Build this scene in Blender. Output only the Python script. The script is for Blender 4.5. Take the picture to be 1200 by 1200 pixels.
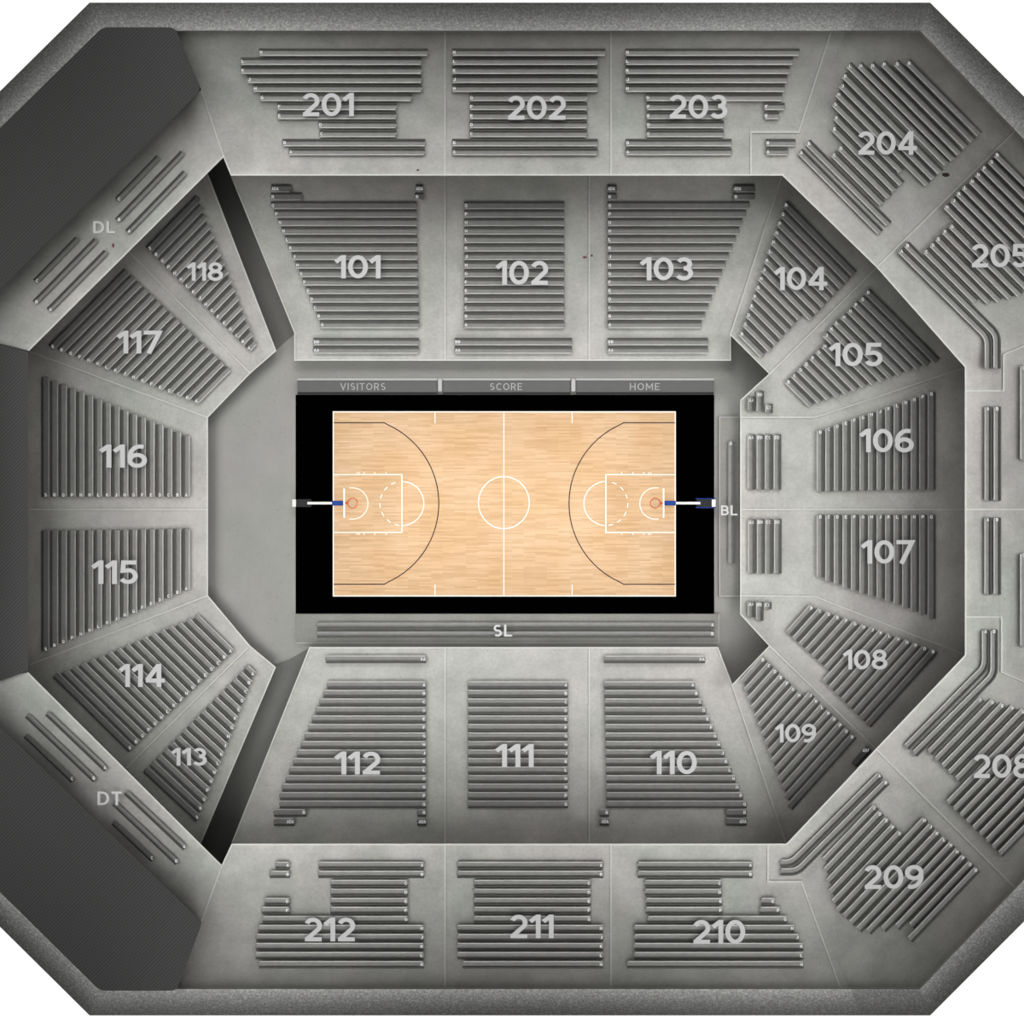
import bpy, bmesh, math, random
from mathutils import Vector
random.seed(7)
for _o in list(bpy.data.objects): bpy.data.objects.remove(_o)
SC = bpy.context.scene
COL = SC.collection
S = 0.07                                   # metres per plan unit; plan origin is the court side of the arena
def W(px, py, z=0.0): return Vector(((px-600)*S, (600-py)*S, z))

# ------------------------------------------------------------------ camera
cam = bpy.data.cameras.new('camera'); camo = bpy.data.objects.new('camera', cam); COL.objects.link(camo)
cam.type = 'ORTHO'; cam.ortho_scale = 84.0; cam.clip_end = 300
camo.location = (0, 0, 60); camo.rotation_euler = (0, 0, 0)
SC.camera = camo
# ------------------------------------------------------------------ world: pale sky dome above, bright white ground haze below
AMB = 0.075
wd = bpy.data.worlds.new('world'); SC.world = wd; wd.use_nodes = True
nt = wd.node_tree; nt.nodes.clear()
tc = nt.nodes.new('ShaderNodeTexCoord'); sx = nt.nodes.new('ShaderNodeSeparateXYZ')
rp = nt.nodes.new('ShaderNodeValToRGB'); mr = nt.nodes.new('ShaderNodeMapRange')
bg = nt.nodes.new('ShaderNodeBackground'); wo = nt.nodes.new('ShaderNodeOutputWorld')
mr.inputs['From Min'].default_value = -1; mr.inputs['From Max'].default_value = 1
rp.color_ramp.elements[0].position = 0.44; rp.color_ramp.elements[0].color = (1.05, 1.05, 1.05, 1)
rp.color_ramp.elements[1].position = 0.50; rp.color_ramp.elements[1].color = (AMB, AMB, AMB*0.98, 1)
nt.links.new(tc.outputs['Generated'], sx.inputs[0]); nt.links.new(sx.outputs['Z'], mr.inputs['Value'])
nt.links.new(mr.outputs[0], rp.inputs[0]); nt.links.new(rp.outputs[0], bg.inputs['Color']); nt.links.new(bg.outputs[0], wo.inputs[0])
# ------------------------------------------------------------------ lamps: eight added unseen area lights, each leaning in to shade its own side
def add_light(px, py, tx, ty, lx, ly, power, spread=62, z=45.0):
    """added unseen light above (px,py) shining down and inwards to (tx,ty); lx along the side, ly across"""
    L = bpy.data.lights.new('added_light', 'AREA'); L.shape = 'RECTANGLE'; L.size = lx; L.size_y = ly
    L.energy = power; L.spread = math.radians(spread); L.color = (1, 0.995, 0.98)
    o = bpy.data.objects.new('added_light', L); COL.objects.link(o)
    p = W(px, py, z); t = W(tx, ty, 8.0)
    o.location = p
    d = (t-p).normalized(); up = Vector((0, 0, 1)); xa = d.cross(up).normalized(); ya = xa.cross(d).normalized()
    from mathutils import Matrix
    M = Matrix((xa, ya, -d)).transposed(); o.rotation_euler = M.to_euler()
    o['kind'] = 'structure'
TILT = 34
def add_light_side(ang, r, lx, ly, power):
    a = math.radians(ang); ux, uy = math.cos(a), -math.sin(a)
    cx, cy = 595, 597
    tx, ty = cx+ux*r/S, cy+uy*r/S
    off = (45-8)*math.tan(math.radians(TILT))/S
    add_light(tx+ux*off, ty+uy*off, tx, ty, lx, ly, power)
LY = 30
PW = 3450
for ang, r, lx, k in ((90, 24.5, 52, 1.12), (270, 24, 52, 1.12), (0, 45, 48, 1.95), (180, 36, 46, 1.0),
                   (45, 37, 34, .60), (135, 37, 34, .60), (225, 37, 34, .60), (315, 37, 34, .60)):
    add_light_side(ang, r, lx, LY, PW*k)
add_light(592, 592, 592, 590, 26, 13, 430, 26, 40.0)      # added unseen downlight that brightens the court and front rows
# ------------------------------------------------------------------ colour management
SC.view_settings.view_transform = 'Standard'; SC.view_settings.look = 'None'
SC.view_settings.exposure = 0.0; SC.view_settings.gamma = 1.0; SC.view_settings.use_curve_mapping = False

# ------------------------------------------------------------------ materials
def nodes(name, rough=0.8, spec=0.2):
    m = bpy.data.materials.new(name); m.use_nodes = True
    b = m.node_tree.nodes['Principled BSDF']
    b.inputs['Roughness'].default_value = rough; b.inputs['Specular IOR Level'].default_value = spec
    return m, m.node_tree, b
def N(nt, t, **kw):
    n = nt.nodes.new(t)
    for k, v in kw.items(): n.inputs[k].default_value = v
    return n
def ramp(nt, src, stops):
    r = nt.nodes.new('ShaderNodeValToRGB'); e = r.color_ramp.elements
    e[0].position, e[0].color = stops[0][0], (*stops[0][1], 1); e[1].position, e[1].color = stops[-1][0], (*stops[-1][1], 1)
    for p, c in stops[1:-1]:
        x = e.new(p); x.color = (*c, 1)
    nt.links.new(src, r.inputs[0]); return r.outputs[0]
def mult(nt, a, b, f=1.0, mode='MULTIPLY'):
    m = nt.nodes.new('ShaderNodeMix'); m.data_type = 'RGBA'; m.blend_type = mode; m.inputs[0].default_value = f
    nt.links.new(a, m.inputs[6]); nt.links.new(b, m.inputs[7]); return m.outputs[2]
def concrete(name, base, mott=0.16, speck=True, fine=0.08, tint=0.8):
    m, nt, b = nodes(name, 0.9, 0.1)
    g = nt.nodes.new('ShaderNodeNewGeometry'); pos = g.outputs['Position']
    n1 = N(nt, 'ShaderNodeTexNoise', Scale=0.35, Detail=6.0, Roughness=0.65); nt.links.new(pos, n1.inputs['Vector'])
    c = ramp(nt, n1.outputs[0], [(0.3, tuple(v*(1-mott) for v in base)), (0.7, tuple(v*(1+mott) for v in base))])
    n2 = N(nt, 'ShaderNodeTexNoise', Scale=4.0, Detail=3.0, Roughness=0.7); nt.links.new(pos, n2.inputs['Vector'])
    f = ramp(nt, n2.outputs[0], [(0.3, (1-fine,)*3), (0.7, (1+fine,)*3)])
    c = mult(nt, c, f)
    if tint:
        n4 = N(nt, 'ShaderNodeTexNoise', Scale=0.09, Detail=2.0); nt.links.new(pos, n4.inputs['Vector'])
        c = mult(nt, c, ramp(nt, n4.outputs[0], [(0.38, (0.97, 1.0, 0.96)), (0.62, (1.03, 0.99, 0.99))]), tint)
    if speck:
        v = N(nt, 'ShaderNodeTexVoronoi', Scale=1.7); nt.links.new(pos, v.inputs['Vector'])
        s = ramp(nt, v.outputs['Distance'], [(0.05, (0.62,)*3), (0.11, (1, 1, 1))]); c = mult(nt, c, s, 0.8)
    nt.links.new(c, b.inputs['Base Color'])
    bp = N(nt, 'ShaderNodeBump', Strength=0.12, Distance=0.03); nt.links.new(n2.outputs[0], bp.inputs['Height']); nt.links.new(bp.outputs[0], b.inputs['Normal'])
    return m
def plain(name, col, rough=0.6, spec=0.3, var=0.05, scale=2.0, metal=0):
    m, nt, b = nodes(name, rough, spec); b.inputs['Metallic'].default_value = metal
    g = nt.nodes.new('ShaderNodeNewGeometry')
    n1 = N(nt, 'ShaderNodeTexNoise', Scale=scale, Detail=3.0); nt.links.new(g.outputs['Position'], n1.inputs['Vector'])
    c = ramp(nt, n1.outputs[0], [(0.3, tuple(v*(1-var) for v in col)), (0.7, tuple(min(1, v*(1+var)) for v in col))])
    nt.links.new(c, b.inputs['Base Color']); return m
M = {}
M['deck'] = concrete('cast_concrete', (0.52, 0.52, 0.505))
M['floor'] = concrete('smooth_floor_concrete', (0.32, 0.32, 0.31), mott=0.06, fine=0.03)
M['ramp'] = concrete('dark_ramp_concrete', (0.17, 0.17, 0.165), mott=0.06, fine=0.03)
M['nosing'] = concrete('pale_step_concrete', (0.56, 0.56, 0.545), speck=False)
M['platform'] = concrete('platform_concrete', (0.27, 0.27, 0.255), mott=0.12)
M['seat'] = plain('grey_seat_plastic', (0.27, 0.268, 0.262), 0.7, 0.15, 0.08)
M['back'] = plain('shadow_line_backrest', (0.095, 0.095, 0.09), 0.7, 0.15, 0.08)  # backrest colour darkened to paint the shadow line along each row's outer edge
M['trim'] = plain('pale_edge_paint', (0.72, 0.73, 0.70), 0.7, 0.1)
M['white'] = plain('white_paint', (0.85, 0.85, 0.85), 0.6, 0.1, 0.01)
M['courtwhite'] = plain('court_line_white', (0.95, 0.92, 0.86), 0.6, 0.1, 0.01)
M['black'] = plain('black_apron', (0.0003, 0.0003, 0.0003), 1.0, 0.0, 0.1)
M['navy'] = plain('dark_line_paint', (0.012, 0.006, 0.02), 0.7, 0.1)
M['blue'] = plain('blue_padding', (0.02, 0.06, 0.30), 0.6, 0.2)
M['orange'] = plain('orange_rim_steel', (0.85, 0.16, 0.035), 0.5, 0.3)
M['glass'] = plain('pale_backboard', (0.78, 0.86, 0.82), 0.25, 0.5)
M['darkbox'] = plain('dark_grey_padding', (0.035, 0.035, 0.038), 0.7, 0.1)
M['table'] = plain('grey_table_laminate', (0.135, 0.135, 0.135), 0.7, 0.1, 0.03)
M['tabledark'] = plain('dark_table_skirt', (0.05, 0.05, 0.05), 0.8, 0.1, 0.03)
M['tabletrim'] = plain('pale_table_edge', (0.50, 0.50, 0.50), 0.7, 0.1, 0.03)
M['tabletext'] = plain('grey_lettering', (0.42, 0.42, 0.42), 0.7, 0.1, 0.02)
M['rust'] = plain("rust_red_stain", (0.20, 0.08, 0.08), 0.9, 0.0, 0.4, 9)
M["soot"] = plain("dark_stain", (0.06, 0.045, 0.04), 0.9, 0.0, 0.4, 9)
# section numerals and row letters, with glow added to stay bright in shade
def added_glow(name, col, e):
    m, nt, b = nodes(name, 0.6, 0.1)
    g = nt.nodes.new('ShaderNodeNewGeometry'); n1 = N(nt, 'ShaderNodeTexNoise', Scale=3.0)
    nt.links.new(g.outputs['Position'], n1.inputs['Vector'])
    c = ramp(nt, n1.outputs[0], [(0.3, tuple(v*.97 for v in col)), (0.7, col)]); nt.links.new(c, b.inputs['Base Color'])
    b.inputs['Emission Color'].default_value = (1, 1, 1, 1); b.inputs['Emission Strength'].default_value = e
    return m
M['numeral'] = added_glow('numeral_glow_added', (0.37, 0.37, 0.37), 0.33)
M['letter'] = added_glow('row_letter_glow_added', (0.6, 0.6, 0.6), 0.35)
# speckled parapet
def mk_rim():
    m, nt, b = nodes('speckled_parapet_render', 0.95, 0.05)
    g = nt.nodes.new('ShaderNodeNewGeometry')
    n1 = N(nt, 'ShaderNodeTexNoise', Scale=5.5, Detail=4.0, Roughness=0.9); nt.links.new(g.outputs['Position'], n1.inputs['Vector'])
    c = ramp(nt, n1.outputs[0], [(0.36, (0.20, 0.20, 0.196)), (0.5, (0.31, 0.31, 0.305)), (0.66, (0.56, 0.56, 0.545))])
    nt.links.new(c, b.inputs['Base Color']); return m
M['rim'] = mk_rim()
def mk_panel():
    m, nt, b = nodes('ribbed_dark_roofing', 1.0, 0.0)
    g = nt.nodes.new('ShaderNodeNewGeometry')
    w = N(nt, 'ShaderNodeTexWave', Scale=2.0, Distortion=0.3, Detail=1.0); w.bands_direction = 'DIAGONAL'
    mp = nt.nodes.new('ShaderNodeMapping'); mp.inputs['Scale'].default_value = (1, -1, 0)
    nt.links.new(g.outputs['Position'], mp.inputs[0]); nt.links.new(mp.outputs[0], w.inputs[0])
    c = ramp(nt, w.outputs[0], [(0.15, (0.072, 0.072, 0.072)), (0.5, (0.096, 0.096, 0.096)), (0.9, (0.104, 0.104, 0.104))])
    nt.links.new(c, b.inputs['Base Color']); return m
M['panel'] = mk_panel()
def mk_wood():
    m, nt, b = nodes('maple_planks', 0.55, 0.12)
    g = nt.nodes.new('ShaderNodeNewGeometry')
    br = nt.nodes.new('ShaderNodeTexBrick')
    br.inputs['Color1'].default_value = (0.69, 0.475, 0.29, 1); br.inputs['Color2'].default_value = (0.58, 0.375, 0.21, 1)
    br.inputs['Mortar'].default_value = (0.63, 0.41, 0.23, 1); br.inputs['Scale'].default_value = 1.0
    br.inputs['Mortar Size'].default_value = 0.004; br.inputs['Brick Width'].default_value = 1.9; br.inputs['Row Height'].default_value = 0.13
    nt.links.new(g.outputs['Position'], br.inputs['Vector'])
    mp = nt.nodes.new('ShaderNodeMapping'); mp.inputs['Scale'].default_value = (0.5, 6, 1)
    nt.links.new(g.outputs['Position'], mp.inputs[0])
    n1 = N(nt, 'ShaderNodeTexNoise', Scale=1.2, Detail=5.0, Roughness=0.7); nt.links.new(mp.outputs[0], n1.inputs['Vector'])
    f = ramp(nt, n1.outputs[0], [(0.3, (0.93, 0.91, 0.88)), (0.7, (1.07, 1.08, 1.10))])
    c = mult(nt, br.outputs[0], f)
    n2 = N(nt, 'ShaderNodeTexNoise', Scale=0.25, Detail=1.0); nt.links.new(g.outputs['Position'], n2.inputs['Vector'])
    c = mult(nt, c, ramp(nt, n2.outputs[0], [(0.35, (0.97, 0.94, 0.88)), (0.65, (1.03, 1.05, 1.10))]))
    nt.links.new(c, b.inputs['Base Color']); return m
M['wood'] = mk_wood()

# ------------------------------------------------------------------ helpers
def link(name, bm, mat, parent=None, smooth=False):
    me = bpy.data.meshes.new(name); bm.normal_update(); bm.to_mesh(me); bm.free()
    if smooth:
        for p in me.polygons: p.use_smooth = True
    me.materials.append(M[mat]); o = bpy.data.objects.new(name, me); COL.objects.link(o)
    if parent: o.parent = parent
    return o
def empty(name, loc=(0, 0, 0)):
    o = bpy.data.objects.new(name, None); o.empty_display_size = 0.3; o.location = loc; COL.objects.link(o); return o
def tag(o, label=None, cat=None, group=None, kind=None):
    if label: o['label'] = label
    if cat: o['category'] = cat
    if group: o['group'] = group
    if kind: o['kind'] = kind
    return o
def origin_to(o, v):
    """move a mesh object's origin to v without moving its shape"""
    v = Vector(v); o.data.transform(__import__('mathutils').Matrix.Translation(-v)); o.location = v; return o
def box(bm, x0, y0, x1, y1, z0, z1):
    """plan-unit box"""
    a = W(x0, y0, z0); b = W(x1, y1, z1)
    vs = [bm.verts.new((x, y, z)) for z in (z0, z1) for x, y in ((a.x, a.y), (b.x, a.y), (b.x, b.y), (a.x, b.y))]
    fs = [(0, 1, 2, 3), (4, 5, 6, 7), (0, 1, 5, 4), (1, 2, 6, 5), (2, 3, 7, 6), (3, 0, 4, 7)]
    nf = [bm.faces.new([vs[i] for i in f]) for f in fs]
    bmesh.ops.recalc_face_normals(bm, faces=nf); return vs
# heights of the bowl -------------------------------------------------
def hp(x0, y0, x1, y1):
    dx, dy = x1-x0, y1-y0; l = math.hypot(dx, dy); nx, ny = -dy/l, dx/l
    if nx*(560-x0)+ny*(597-y0) < 0: nx, ny = -nx, -ny
    return (x0, y0, nx, ny)
HP = [hp(200, 205, 900, 205), hp(917, 203, 1131.5, 430), hp(1131.5, 431, 1131.5, 768), hp(1131.5, 768, 922, 989.5),
      hp(900, 989.5, 300, 989.5), hp(260, 1015, 32, 788), hp(33, 780, 33, 411), hp(33, 411, 262, 183)]
def dist(x, y): return min((x-a)*nx+(y-b)*ny for a, b, nx, ny in HP)
def inward(x, y):
    q = min(HP, key=lambda h: (x-h[0])*h[2]+(y-h[1])*h[3]); return q[2], q[3]
DROP = 5.0
def hL(x, y):
    u = (265-dist(x, y))*S
    return 0.8+0.02*u+0.0195*u*u
HT = 0.8+0.02*18.55+0.0195*18.55**2
def hU(x, y):
    d = -dist(x, y)*S
    return HT+DROP+0.12*d+0.038*max(d, 0)**2
H = {'L': hL, 'U': hU, 'F': lambda x, y: 0.0}
MIT = []
for _i in range(len(HP)):
    (x1, y1, a1, b1), (x2, y2, a2, b2) = HP[_i], HP[(_i+1) % len(HP)]
    c1 = a1*x1+b1*y1; c2 = a2*x2+b2*y2; D = a1*b2-a2*b1
    if abs(D) > 1e-6: MIT.append(((c1*b2-c2*b1)/D, (a1*c2-a2*c1)/D, a1-a2, b1-b2))
def slab(name, pts, hf, zb, mat='deck', step=10, off=0.0):
    bm = bmesh.new()
    f = bm.faces.new([bm.verts.new((x, y, 0)) for x, y in pts])
    for mx, my, na, nb in MIT:
        bmesh.ops.bisect_plane(bm, geom=bm.verts[:]+bm.edges[:]+bm.faces[:], plane_co=(mx, my, 0), plane_no=(na, nb, 0), dist=1e-4)
    xs = [p[0] for p in pts]; ys = [p[1] for p in pts]
    for ax, lo, hi in ((0, min(xs), max(xs)), (1, min(ys), max(ys))):
        k = math.ceil(lo/step+0.01)
        while k*step < hi-0.2:
            co = (k*step, 0, 0) if ax == 0 else (0, k*step, 0); no = (1, 0, 0) if ax == 0 else (0, 1, 0)
            bmesh.ops.bisect_plane(bm, geom=bm.verts[:]+bm.edges[:]+bm.faces[:], plane_co=co, plane_no=no, dist=1e-4); k += 1
    be = [e for e in bm.edges if e.is_boundary]
    r = bmesh.ops.extrude_edge_only(bm, edges=be)
    low = {g for g in r['geom'] if isinstance(g, bmesh.types.BMVert)}
    for v in bm.verts:
        x, y = v.co.x, v.co.y
        v.co = W(x, y, zb if v in low else hf(x, y)+off)
    bmesh.ops.triangulate(bm, faces=[f for f in bm.faces if len(f.verts) > 4])
    bmesh.ops.recalc_face_normals(bm, faces=bm.faces[:])
    return link(name, bm, mat)
def resample(pts, step):
    out = [pts[0]]
    for a, b in zip(pts, pts[1:]):
        n = max(1, int(math.hypot(b[0]-a[0], b[1]-a[1])/step))
        out += [(a[0]+(b[0]-a[0])*i/n, a[1]+(b[1]-a[1])*i/n) for i in range(1, n+1)]
    return out
def offsets(pts, closed=False):
    """per-vertex mitre normals of a polyline"""
    n = len(pts); res = []
    for i in range(n):
        ds = []
        if i > 0 or closed: ds.append((pts[i][0]-pts[i-1][0], pts[i][1]-pts[i-1][1]))
        if i < n-1 or closed: q = pts[(i+1) % n]; ds.append((q[0]-pts[i][0], q[1]-pts[i][1]))
        ns = [(-dy/max(math.hypot(dx, dy), 1e-9), dx/max(math.hypot(dx, dy), 1e-9)) for dx, dy in ds]
        sx_ = sum(a for a, _ in ns); sy_ = sum(b for _, b in ns); l = math.hypot(sx_, sy_) or 1
        mx, my = sx_/l, sy_/l; c = max(0.4, mx*ns[0][0]+my*ns[0][1]); res.append((mx/c, my/c))
    return res
def strip(bm, pts, o0, o1, zlo, zhi, closed=False, tf=None):
    """solid ribbon along pts between side offsets o0..o1; zlo/zhi are functions of plan x,y; tf maps 2D to world xy"""
    tf = tf or (lambda x, y, z: W(x, y, z)); nm = offsets(pts, closed); R = []
    for (x, y), (nx, ny) in zip(pts, nm):
        a = (x+nx*o0, y+ny*o0); b = (x+nx*o1, y+ny*o1)
        R.append([bm.verts.new(tf(*a, zlo(*a))), bm.verts.new(tf(*b, zlo(*b))), bm.verts.new(tf(*b, zhi(*b))), bm.verts.new(tf(*a, zhi(*a)))])
    n = len(R); fs = []
    for i in range(n if closed else n-1):
        p, q = R[i], R[(i+1) % n]
        for k in range(4): fs.append(bm.faces.new((p[k], p[(k+1) % 4], q[(k+1) % 4], q[k])))
    if not closed: fs.append(bm.faces.new(R[0])); fs.append(bm.faces.new(R[-1]))
    bmesh.ops.recalc_face_normals(bm, faces=fs)

# ------------------------------------------------------------------ big structure
RO = [(105, 3), (1090, 3), (1330, 243), (1330, 950), (1090, 1190), (105, 1190), (-80, 1007), (-80, 186)]
RI = [(118, 36), (1078, 36), (1300, 268), (1300, 926), (1078, 1159), (118, 1159), (-50, 996), (-50, 201)]
bm = bmesh.new()
f = bm.faces.new([bm.verts.new(W(x*.999+.6, y*.999+.6, 0)) for x, y in RO])
r = bmesh.ops.extrude_face_region(bm, geom=[f])
for v in r['geom']:
    if isinstance(v, bmesh.types.BMVert): v.co.z = -0.6
bmesh.ops.recalc_face_normals(bm, faces=bm.faces[:])
tag(link('floor', bm, 'floor'), kind='structure')

def rim():
    bm = bmesh.new(); rings = []; I = []; O = []
    for k in range(8):
        for q in range(12):
            for L, P in ((I, RI), (O, RO)):
                p0, p1 = P[k], P[(k+1) % 8]; L.append((p0[0]+(p1[0]-p0[0])*q/12, p0[1]+(p1[1]-p0[1])*q/12))
    Z = [HT+DROP+2.2-0.47*dist(x, y)*S if x < 215 else hU(x, y)+1.0 for x, y in I]
    def ring(t, f): return [bm.verts.new(W(a[0]+(b[0]-a[0])*t, a[1]+(b[1]-a[1])*t, f(z))) for a, b, z in zip(I, O, Z)]
    rings.append(ring(0, lambda z: 0.0)); K = 9; n = len(I)
    for i in range(K+1):
        t = i/K; rings.append(ring(t, lambda z: z+1.5*t*t))
    rings.append(ring(1, lambda z: 0.0))
    for a, b in zip(rings, rings[1:]):
        for i in range(n): bm.faces.new((a[i], a[(i+1) % n], b[(i+1) % n], b[i]))
    bmesh.ops.recalc_face_normals(bm, faces=bm.faces[:])
    return tag(link('wall_outer', bm, 'rim'), kind='structure')
rim()
LOW = {
 '101': [(271, 205), (521.5, 205), (521.5, 422), (345.5, 422), (345.5, 390)],
 '102': [(521.5, 205), (690.5, 205), (690.5, 422), (521.5, 422)],
 '103': [(690.5, 205), (917, 205), (856, 392), (856, 422), (690.5, 422)],
 '104': [(917, 205), (1028, 313), (902, 438), (856, 392)],
 '105': [(1028, 313), (1131.5, 431), (965, 486), (953, 489), (868, 489), (868, 469), (902, 438)],
 '106': [(1131.5, 431), (1131.5, 597), (868, 597), (868, 489), (953, 489), (965, 486)],
 '107': [(1131.5, 597), (1131.5, 768), (955, 699), (868, 698), (868, 597)],
 '108': [(1131.5, 768), (1027, 878), (902, 757), (868, 720), (868, 698), (955, 699)],
 '109': [(1027, 878), (922, 989.5), (858, 803), (902, 757)],
 '110': [(690.5, 759), (841, 759), (858, 803), (922, 989.5), (690.5, 989.5)],
 '111': [(521.5, 759), (690.5, 759), (690.5, 989.5), (521.5, 989.5)],
 '112': [(363, 759), (521.5, 759), (521.5, 989.5), (272, 989.5)],
 '113': [(322.5, 782), (235, 989), (147, 901), (292.5, 757)],
 '114': [(292.5, 757), (147, 901), (33, 787), (33, 780), (243, 698)],
 '115': [(243, 698), (243, 597), (33, 597), (33, 780)],
 '116': [(243, 597), (243, 489), (33, 411), (33, 597)],
 '117': [(243, 489), (293, 437), (150, 294), (33, 411)],
 '118': [(293, 437), (323, 411), (243, 203), (150, 294)]}
UP = {
 '201': [(205, 36), (521.5, 36), (521.5, 205), (271, 205), (262, 183), (236, 105)],
 '202': [(521.5, 36), (716, 36), (716, 205), (521.5, 205)],
 '203': [(716, 36), (974, 36), (936, 155), (880, 155), (880, 205), (716, 205)],
 '204': [(974, 36), (1078, 36), (1190, 153), (1028, 313), (917, 205), (880, 205), (880, 155), (936, 155)],
 '205': [(1190, 153), (1300, 268), (1300, 363), (1200, 405.5), (1176, 415.5), (1176, 458), (1131.5, 458), (1131.5, 431), (1028, 313)],
 '206': [(1131.5, 458), (1176, 458), (1176, 415.5), (1200, 405.5), (1300, 363), (1300, 597), (1131.5, 597)],
 '207': [(1131.5, 597), (1300, 597), (1300, 841), (1200, 799), (1173.5, 787.5), (1173.5, 723), (1131.5, 723)],
 '208': [(1131.5, 723), (1173.5, 723), (1173.5, 787.5), (1200, 799), (1300, 841), (1300, 926), (1190, 1041), (1027, 878), (1131.5, 768)],
 '209': [(1027, 878), (1190, 1041), (1078, 1159), (985, 1159), (939, 1033), (900, 1033), (900, 989.5), (922, 989.5)],
 '210': [(716, 989.5), (900, 989.5), (900, 1033), (939, 1033), (985, 1159), (716, 1159)],
 '211': [(521.5, 989.5), (716, 989.5), (716, 1159), (521.5, 1159)],
 '212': [(272, 989.5), (521.5, 989.5), (521.5, 1159), (207, 1159), (236, 1081), (260, 1015)],
 'DL': [(236, 105), (262, 183), (33, 411), (-50, 390)],
 'DT': [(32, 788), (260, 1015), (236, 1081), (-50, 803)]}
for k, p in LOW.items():
    tag(slab('seating_deck', p, hL, 0.0), 'sloping concrete deck carrying the seats of section '+k, 'deck', 'lower tier concrete decks', 'structure')
for k, p in UP.items():
    tag(slab('seating_deck', p, hU, HT+DROP-1.1), 'raised concrete deck carrying the seats of section '+k, 'deck', 'upper tier concrete decks', 'structure')
# entrance ramps between the stands
def ramp_h(ox, oy, ix, iy, z):
    dx, dy = ox-ix, oy-iy; L2 = dx*dx+dy*dy
    return lambda x, y: 0.02+z*max(0, ((x-ix)*dx+(y-iy)*dy)/L2)
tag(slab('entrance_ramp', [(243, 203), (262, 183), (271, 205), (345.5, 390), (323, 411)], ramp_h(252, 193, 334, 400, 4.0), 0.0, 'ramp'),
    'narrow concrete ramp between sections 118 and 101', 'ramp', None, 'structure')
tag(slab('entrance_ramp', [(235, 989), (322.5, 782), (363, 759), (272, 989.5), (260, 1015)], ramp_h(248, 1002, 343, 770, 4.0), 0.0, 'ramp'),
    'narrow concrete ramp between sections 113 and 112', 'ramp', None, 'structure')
# dark ribbed roofs on the left
def rounded(pts, which, r=7):
    out = []; n = len(pts)
    for i, p in enumerate(pts):
        if i not in which: out.append(p); continue
        a, b = pts[i-1], pts[(i+1) % n]
        ua = ((a[0]-p[0]), (a[1]-p[1])); la = math.hypot(*ua); ub = ((b[0]-p[0]), (b[1]-p[1])); lb = math.hypot(*ub)
        s = (p[0]+ua[0]/la*r, p[1]+ua[1]/la*r); e = (p[0]+ub[0]/lb*r, p[1]+ub[1]/lb*r)
        for k in range(5):
            t = k/4; out.append(((1-t)**2*s[0]+2*t*(1-t)*p[0]+t*t*e[0], (1-t)**2*s[1]+2*t*(1-t)*p[1]+t*t*e[1]))
    return out
def hpan(x, y): return HT+DROP+3.0-0.46*dist(x, y)*S
def hpan2(x, y): return hU(x, y)
PAN = [(rounded([(120, 32), (205, 32), (236, 105), (-50, 390), (-50, 199)], (0, 1, 2)), 'dark ribbed roof panel covering the upper left corner', 0),
       (rounded([(-50, 803), (237, 1081), (207, 1161), (117, 1161), (-50, 996)], (1, 2, 3)), 'dark ribbed roof panel covering the lower left corner', 0),
       ([(-50, 390), (0, 403), (33, 412), (33, 786), (0, 798), (-50, 803)], 'dark ribbed roof strip along the left edge beside sections 115 and 116', 0.4)]
for p, lab, off in PAN:
    o = slab('roof_panel', p, hpan if off == 0 else hpan2, 0.0, 'panel', 10, off); tag(o, lab, 'roof')
    origin_to(o, W(p[0][0], p[0][1], 0))
# pale painted kerbs: section dividers and stand edges
TR = [('U', [(205, 37.3), (1077.5, 37.3), (1299, 269)]), ('U', [(207, 1157.8), (1077.5, 1157.8), (1299, 925)]),
 ('U', [(521.5, 36), (521.5, 205)]), ('U', [(716, 36), (716, 205)]), ('U', [(974, 37), (936, 155), (880, 155), (880, 205)]),
 ('U', [(1190, 153), (1028, 313)]), ('U', [(1300, 363), (1200, 405.5), (1176, 415.5), (1176, 458), (1131.5, 458)]),
 ('U', [(1131.5, 597), (1300, 597)]), ('U', [(1131.5, 723), (1173.5, 723), (1173.5, 787.5), (1200, 799), (1300, 841)]),
 ('U', [(1027, 878), (1190, 1041)]), ('U', [(900, 989.5), (900, 1033), (939, 1033), (985, 1158)]),
 ('U', [(716, 989.5), (716, 1158)]), ('U', [(521.5, 989.5), (521.5, 1158)]),
 ('U', [(236, 107), (262, 183), (271, 205), (917, 205), (1028, 313), (1131.5, 430), (1131.5, 768), (1027, 878), (922, 989.5), (272, 989.5), (260, 1015), (236, 1080)]),
 ('U', [(262, 183), (33, 411)]), ('U', [(260, 1015), (32, 788)]),
 ('L', [(521.5, 206), (521.5, 422)]), ('L', [(690.5, 206), (690.5, 422)]), ('L', [(916, 207), (856, 392), (856, 422), (345.5, 422), (345.5, 390), (271, 206)]),
 ('L', [(856, 392), (902, 438), (868, 469), (868, 720), (902, 757), (858, 803)]), ('L', [(902, 438), (1027, 314)]),
 ('L', [(1130, 431), (965, 486), (953, 489), (868, 489)]), ('L', [(1130, 597), (868, 597)]), ('L', [(1130, 767), (955, 699), (868, 698)]),
 ('L', [(902, 757), (1026, 877)]), ('L', [(921, 988), (858, 803), (841, 759), (363, 759), (272, 988)]),
 ('L', [(521.5, 759), (521.5, 988)]), ('L', [(690.5, 759), (690.5, 988)]),
 ('L', [(235, 988), (322.5, 782), (292.5, 757), (243, 698), (243, 489), (293, 437), (323, 411), (243, 204)]),
 ('L', [(292.5, 757), (148, 900)]), ('L', [(243, 698), (35, 779)]), ('L', [(243, 597), (34, 597)]), ('L', [(243, 489), (35, 412)]), ('L', [(293, 437), (151, 295)])]
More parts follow.
